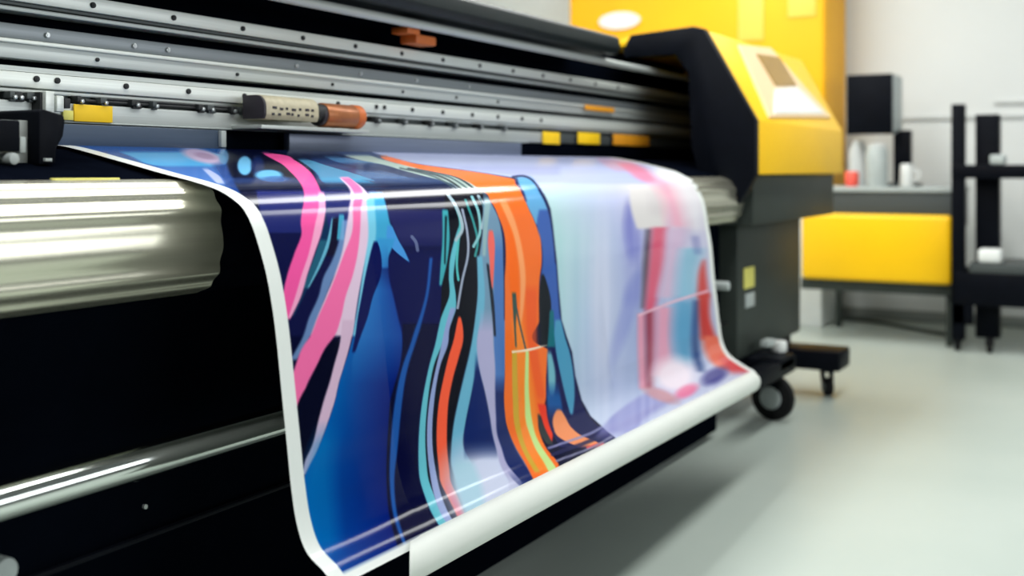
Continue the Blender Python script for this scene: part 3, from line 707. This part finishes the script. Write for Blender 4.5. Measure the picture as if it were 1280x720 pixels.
# store the design on the sheet
dx, dy, dz = Xg, Yg, Zg - CZ
fw = dx * CA + dy * SA; rt = dx * SA - dy * CA
PX = 640 + F * rt / fw; PY = HY - F * dz / fw
art = artwork(PX, PY, Xg)
# white unprinted margins: at both sides and along the foot
rowarc = tt[:, None]
ml = np.clip((SX0 + 0.036 - Xg) / 0.003 + .5, 0, 1)
mr = np.clip((Xg - (SX1 - 0.045)) / 0.02 + .5, 0, 1)
mb = np.clip((rowarc - (tt[-1] - 0.012)) / 0.003 + .5, 0, 1) * np.ones_like(Xg)
mw = np.maximum(np.maximum(ml, mr), mb)[..., None]
art = art * (1 - mw) + np.array((232, 236, 232.0)) * mw
a = art / 255.0
INK = 0.88
alin = INK * np.where(a <= 0.04045, a / 12.92, ((a + 0.055) / 1.055) ** 2.4) ** 1.08

def sheet_mat():
    m = bpy.data.materials.new('printed_gloss_vinyl'); m.use_nodes = True
    nt = m.node_tree; b = nt.nodes['Principled BSDF']
    at = nt.nodes.new('ShaderNodeVertexColor'); at.layer_name = 'ink'
    geo = nt.nodes.new('ShaderNodeNewGeometry')
    mx = nt.nodes.new('ShaderNodeMix'); mx.data_type = 'RGBA'
    mx.inputs[7].default_value = lin((225, 228, 226)) + (1,)
    nt.links.new(geo.outputs['Backfacing'], mx.inputs[0]); nt.links.new(at.outputs[0], mx.inputs[6])
    nt.links.new(mx.outputs[2], b.inputs['Base Color'])
    b.inputs['Roughness'].default_value = 0.5; b.inputs['Specular IOR Level'].default_value = 0.0
    b.inputs['Coat Weight'].default_value = 0.6; b.inputs['Coat Roughness'].default_value = 0.13; b.inputs['Coat IOR'].default_value = 1.34
    tc = nt.nodes.new('ShaderNodeTexCoord'); mp = nt.nodes.new('ShaderNodeMapping'); mp.inputs['Scale'].default_value = (1.5, 12, 12)
    nz = nt.nodes.new('ShaderNodeTexNoise'); nz.inputs['Scale'].default_value = 3; nz.inputs['Detail'].default_value = 2
    bp = nt.nodes.new('ShaderNodeBump'); bp.inputs['Strength'].default_value = 0.12; bp.inputs['Distance'].default_value = 0.004
    nt.links.new(tc.outputs['Object'], mp.inputs[0]); nt.links.new(mp.outputs[0], nz.inputs['Vector'])
    nt.links.new(nz.outputs[0], bp.inputs['Height']); pass
    return m
me = bpy.data.meshes.new('printed_sheet')
co = np.stack([Xg, Yg, Zg], -1).reshape(-1, 3).astype(np.float32)
org = np.array([SX0, 1.3, 0.36], np.float32)
idx = np.arange(NR * NC).reshape(NR, NC)
q = np.stack([idx[:-1, :-1], idx[1:, :-1], idx[1:, 1:], idx[:-1, 1:]], -1).reshape(-1, 4)
me.vertices.add(len(co)); me.vertices.foreach_set('co', (co - org).ravel())
me.loops.add(q.size); me.loops.foreach_set('vertex_index', q.ravel().astype(np.int32))
me.polygons.add(len(q)); me.polygons.foreach_set('loop_start', np.arange(0, q.size, 4, dtype=np.int32))
try: me.polygons.foreach_set('loop_total', np.full(len(q), 4, dtype=np.int32))
except Exception: pass
me.update(calc_edges=True); me.validate()
me.polygons.foreach_set('use_smooth', [True] * len(me.polygons))
ca_ = me.color_attributes.new('ink', 'FLOAT_COLOR', 'POINT')
ca_.data.foreach_set('color', np.concatenate([alin.reshape(-1, 3), np.ones((NR * NC, 1))], 1).ravel().astype(np.float32))
me.materials.append(sheet_mat())
SH = bpy.data.objects.new('printed_sheet', me); COL.objects.link(SH); SH.location = org.tolist()
tag(SH, 'wide glossy sheet printed with blue, pink and orange ribbons, hanging over the printer front', 'print')
# rolled white margin along the foot of the sheet
bm = bmesh.new()
RT = 0.033
tx0 = 1.66
nx, nk = 120, 28
rings = []
for i in range(nx + 1):
    x = tx0 + (SX1 + 0.004 - tx0) * i / nx
    tv = (x - SX0) / (SX1 - SX0)
    ye = np.interp(x, Xc, Yg[-1]); ze = np.interp(x, Xc, Zg[-1])
    rr = RT * (1.0 if i > 1 else 0.95) * min(1, math.sqrt(max(0.0, (nx - i + .35)) / 3.0))
    cy, cz_ = ye + 0.004, ze - RT + 0.010
    sk = 1.5 * max(0.0, 1 - i / 14)
    rings.append([bm.verts.new((x - sk * rr * math.sin(2 * PI * k / nk), cy - rr * math.sin(2 * PI * k / nk), cz_ + rr * math.cos(2 * PI * k / nk) * 1.08)) for k in range(nk)])
for i in range(nx):
    for k in range(nk):
        bm.faces.new((rings[i][k], rings[i + 1][k], rings[i + 1][(k + 1) % nk], rings[i][(k + 1) % nk]))
bm.faces.new(rings[0]); bm.faces.new(rings[-1][::-1])
bmesh.ops.recalc_face_normals(bm, faces=bm.faces[:])
RM = obj('rolled_margin', bm, M['vinylwhite'], SH)
RM['label'] = 'white unprinted margin rolled up along the foot of the sheet'

# ------------------------------------------------------------------ BACKGROUND
# tall yellow machine by the end wall
TX = 7.80; ty0 = 1.92; ty1 = atX(711, 100, TX)[1]
TM = thing('yellow_machine_cabinet', 'tall bright yellow machine cabinet against the white end wall behind the printer', 'machine', (TX, 2.9, 0))
box('cabinet_body', M['tallyellow'], TM, TX, 8.44, ty0, ty1, 0.82, 2.75, 0.03, 3)
box('white_base', M['white'], TM, TX + .03, 8.43, ty0 + .03, ty1 - .03, 0.0, 0.83, 0.01)
pa = atX(923, 0, TX); pb = atX(955, 0, TX)
box('pale_strip', M['paleyel'], TM, TX - .012, TX + .01, pb[1], pa[1], 2.02, 2.68, 0.004)  # paler upright strip on the cabinet face
q1 = atX(775, 26, TX)
bm = bmesh.new(); add_cyl(bm, (0, 0, 0), 1, 1, 'X', 48, None, 0.0)
for v in bm.verts: v.co = Vector((TX - .008 + v.co.x * .02, q1[1] + v.co.y * .17, q1[2] + v.co.z * .066))
obj('white_oval', bm, M['white'], TM)  # white oval raised on the cabinet face
pa = atX(985, 5, TX); pb = atX(1020, 20, TX)
box('pale_patch', M['paleyel'], TM, TX - .01, TX + .01, pb[1], pa[1], pb[2] , pa[2] + .25, 0.004)  # paler yellow patch near the cabinet's right edge

# workbench with yellow front cover
BX = 7.36
WB = thing('workbench', 'dark workbench with a rounded yellow front cover between the printer and the black rack', 'workbench', (BX + .5, 1.4, 0))
def bY(px, X=BX): return atX(px, HY, X)[1]
def bZ(py, px, X=BX): return atX(px, py, X)[2]
y_r, y_l = bY(1192), bY(1003)
zt = bZ(234, 1100)
box('worktop', M['greyw'], WB, BX, 8.02, y_r - .01, 1.90, zt - .03, zt, 0.004)
box('apron', M['alu_dk'], WB, BX + .02, 8.0, y_r, 1.895, bZ(285, 1100), zt - .031, 0.004)
box('yellow_front_cover', M['yellow'], WB, BX - .05, BX + .02, bY(1190, BX - .05), bY(1001, BX - .05), bZ(353, 1100, BX - .05), bZ(268, 1100, BX - .05), 0.03, 4)
box('base_rail', M['darkgrey'], WB, BX + .0, BX + .1, y_r, y_l + .01, bZ(366, 1100), bZ(352, 1100), 0.004)
for (lx, ly) in ((BX + .03, y_r + .01), (7.93, y_r + .01), (7.93, 1.84)):
    box('bench_leg', M['darkgrey'], WB, lx, lx + .04, ly, ly + .04, 0, bZ(356, 1100) if lx < 7.8 else zt - .03, 0.003)

# monitor on the bench
MX = 7.62
m_l, m_r = atX(1058, 0, MX)[1], atX(1116, 0, MX)[1]
mz1, mz0 = atX(1090, 92, MX)[2], atX(1090, 168, MX)[2]
MN = thing('bench_monitor', 'black monitor with a deep grey casing standing on the workbench', 'monitor', (MX + .2, (m_l + m_r) / 2, zt))
box('casing', M['greyw'], MN, MX + .02, MX + .34, m_r + .0, m_l, mz0 + .01, mz1, 0.012, 3)
box('screen', M['black'], MN, MX - .01, MX + .022, m_r + .002, m_l - .002, mz0, mz1 - .004, 0.006)
st = atX(1126, 0, MX + .1)[1]
box('stand_column', M['black'], MN, MX + .16, MX + .24, st - .05, st + .06, zt + .02, mz0 + .03, 0.006)
box('stand_foot', M['alu_dk'], MN, MX + .08, MX + .34, st - .1, st + .14, zt, zt + .022, 0.006)
c = atX(1133, 215, MX + .0)
bm = bmesh.new(); add_cyl(bm, (c[0], c[1], zt + .075), .045, .15, 'Z', 28, .036, .008); add_torus(bm, (c[0], c[1] - .05, zt + .08), .03, .007, 'X', 20, 8)
tag(obj('mug', bm, M['white']), 'small white mug standing beside the monitor foot on the workbench', 'mug')
# pale canister behind the screen, and red pot
c = (7.5, atX(1096, 200, 7.5)[1], 0)
def lathe(name, m, c, prof, parent=None, n=32):
    bm = bmesh.new(); rows = []
    for r_, z_ in prof: rows.append([bm.verts.new((c[0] + r_ * math.cos(2 * PI * i / n), c[1] + r_ * math.sin(2 * PI * i / n), z_)) for i in range(n)])
    for a_, b_ in zip(rows[:-1], rows[1:]):
        for i in range(n): bm.faces.new((a_[i], a_[(i + 1) % n], b_[(i + 1) % n], b_[i]))
    bm.faces.new(rows[0][::-1]); bm.faces.new(rows[-1])
    bmesh.ops.recalc_face_normals(bm, faces=bm.faces[:])
    return obj(name, bm, m, parent)
can = thing('canister', 'pale grey canister on the workbench under the monitor screen', 'canister', (c[0], c[1], zt))
lathe('canister_body', M['greyw'], c, [(.066, zt), (.07, zt + .01), (.07, zt + .22), (.06, zt + .25)], can)
lathe('canister_lid', M['trunk'], c, [(.055, zt + .245), (.058, zt + .25), (.058, zt + .27), (.02, zt + .28)], can)
c = atX(1061, 222, 7.55)
lathe('red_pot', M['red'], (c[0], c[1] - .02), [(.035, zt), (.045, zt + .02), (.045, zt + .09), (.038, zt + .10)])
tag(bpy.data.objects['red_pot'], 'small red pot on the workbench by the yellow machine', 'pot')
c = atX(1073, 195, 7.9)
lathe('white_jug', M['trunk'], (c[0], c[1]), [(.06, zt), (.065, zt + .02), (.065, zt + .24), (.04, zt + .29), (.03, zt + .31)])
tag(bpy.data.objects['white_jug'], 'pale jug on the workbench behind the red pot', 'jug')

# black rack at the right edge
KX = 7.22
KL = bY(1188, KX)
RK = thing('metal_rack', 'black metal shelving rack at the right with a thick and a thin upright', 'rack', (KX + .3, .5, 0))
def kz(py, px=1200): return atX(px, py, KX)[2]
def ky(px): return atX(px, HY, KX)[1]
box('upright', M['black'], RK, KX, KX + .06, ky(1206), ky(1189), .07, kz(130), 0.005)
box('upright', M['black'], RK, KX + .16, KX + .28, atX(1249, 0, KX + .16)[1], atX(1219, 0, KX + .16)[1], .07, kz(142), 0.006)
box('upright', M['black'], RK, KX, KX + .06, -.55, -.47, .07, kz(130), 0.005)
box('shelf', M['black'], RK, KX - .004, KX + .5, -.56, ky(1189), kz(223), kz(206), 0.004)
box('lower_box', M['black'], RK, KX - .005, KX + .5, -.56, ky(1192), kz(381), kz(340), 0.008)
box('lower_shelf', M['alu_dk'], RK, KX - .006, KX + .51, -.56, ky(1212), kz(340), kz(328), 0.003)
for px in (1196, 1236):
    yy = ky(px)
    bm = bmesh.new(); add_cyl(bm, (KX + .04, yy, .035), .035, .03, 'Y', 24, None, .006); add_box(bm, KX + .01, KX + .07, yy - .022, yy + .022, .045, .085, .004)
    obj('rack_foot', bm, M['rubber'], RK)
cyl('rack_foot', M['rubber'], RK, (KX + .03, -.51, .035), .035, .03, 'Y', 24, .005)
for px in (1196,):
    box('corner_brace', M['black'], RK, KX, KX + .05, ky(1216), ky(1190), kz(405), kz(340), 0.004)
c = atX(1243, 336, KX - .08)
PKG = box('white_package', M['white'], None, KX + .0, KX + .13, ky(1252), ky(1222), kz(328) + .001, kz(328) + .085, 0.02, 3)
tag(PKG, 'white package lying on the lower shelf of the black rack', 'package')
TL = box('grey_adapter', M['greyw'], None, KX + .0, KX + .12, ky(1256) , ky(1237), kz(206) + .001, kz(206) + .06, 0.012, 3)
tag(TL, 'small pale grey adapter on the upper shelf of the black rack', 'adapter')

# cable on the floor between the column and the rack
def tube_curve(name, m, pts, r):
    C_ = catmull(pts, 60); bm = bmesh.new(); rows = []
    for i, p_ in enumerate(C_):
        t_ = Vector(C_[min(i + 1, 59)]) - Vector(C_[max(i - 1, 0)]); t_.normalize()
        s_ = t_.cross(Vector((0, 0, 1))).normalized(); u_ = s_.cross(t_)
        rows.append([bm.verts.new(Vector(p_) + s_ * r * math.cos(2 * PI * k / 10) + u_ * r * math.sin(2 * PI * k / 10)) for k in range(10)])
    for a_, b_ in zip(rows[:-1], rows[1:]):
        for k in range(10): bm.faces.new((a_[k], a_[(k + 1) % 10], b_[(k + 1) % 10], b_[k]))
    bm.faces.new(rows[0][::-1]); bm.faces.new(rows[-1]); bmesh.ops.recalc_face_normals(bm, faces=bm.faces[:])
    return obj(name, bm, m)
def fl(px, py, r):
    k = CZ / ((py - HY) / F); d_ = ray(px, py); return (d_[0] * k, d_[1] * k, r)
cb = tube_curve('floor_cable', M['darkgrey'], [fl(1010, 402, .012), fl(1060, 401, .012), fl(1100, 405, .012), fl(1140, 413, .012), fl(1190, 421, .012)], 0.012)
tag(cb, 'dark cable lying on the floor in front of the end wall', 'cable')

# ------------------------------------------------------------------ LIGHTS
def strip(y, x0, x1, w, power, color=(.985, 1, .985), z=CEIL - .03):
    L = bpy.data.lights.new('ceiling_strip', 'AREA'); L.shape = 'RECTANGLE'
    L.size = x1 - x0; L.size_y = w; L.energy = power; L.color = color
    o = bpy.data.objects.new('ceiling_strip_lamp', L); COL.objects.link(o); o.location = ((x0 + x1) / 2, y, z)
    return o
for y, w_, p_ in ((0.6, .5, 200), (2.4, .7, 300), (4.3, .3, 120)):  # the rearmost strip is added to brighten the back wall
    strip(y, -2.5, 7.3, w_, p_ * .93)
# daylight from the windows of the front wall, well right of the frame
def window_light(x, z, w, h, power):
    L = bpy.data.lights.new('window_daylight', 'AREA'); L.shape = 'RECTANGLE'; L.size = w; L.size_y = h; L.energy = power; L.color = (.93, .97, 1)
    o = bpy.data.objects.new('window_daylight', L); COL.objects.link(o); o.location = (x, YF + .05, z); o.rotation_euler = (PI / 2, 0, 0)
window_light(3.3, 2.0, 4.6, 1.4, 110)
w = bpy.data.worlds.new('room_air'); sc.world = w; w.use_nodes = True
w.node_tree.nodes['Background'].inputs[0].default_value = (.8, .9, 1, 1); w.node_tree.nodes['Background'].inputs[1].default_value = 0.3

# ------------------------------------------------------------------ CAMERA
cam = bpy.data.cameras.new('camera'); co_ = bpy.data.objects.new('camera', cam); COL.objects.link(co_)
co_.location = (0, 0, CZ)
co_.rotation_euler = (PI / 2, 0, YAW - PI / 2)
cam.sensor_width = 36; cam.lens = F / 1280 * 36
cam.shift_y = -(360 - HY) / 1280
cam.clip_start = 0.05
cam.dof.use_dof = True; cam.dof.focus_distance = 2.25; cam.dof.aperture_fstop = 2.1
sc.camera = co_
sc.view_settings.view_transform = 'Standard'; sc.view_settings.look = 'None'
sc.view_settings.gamma = 1; sc.view_settings.use_curve_mapping = False
sc.view_settings.exposure = -0.04
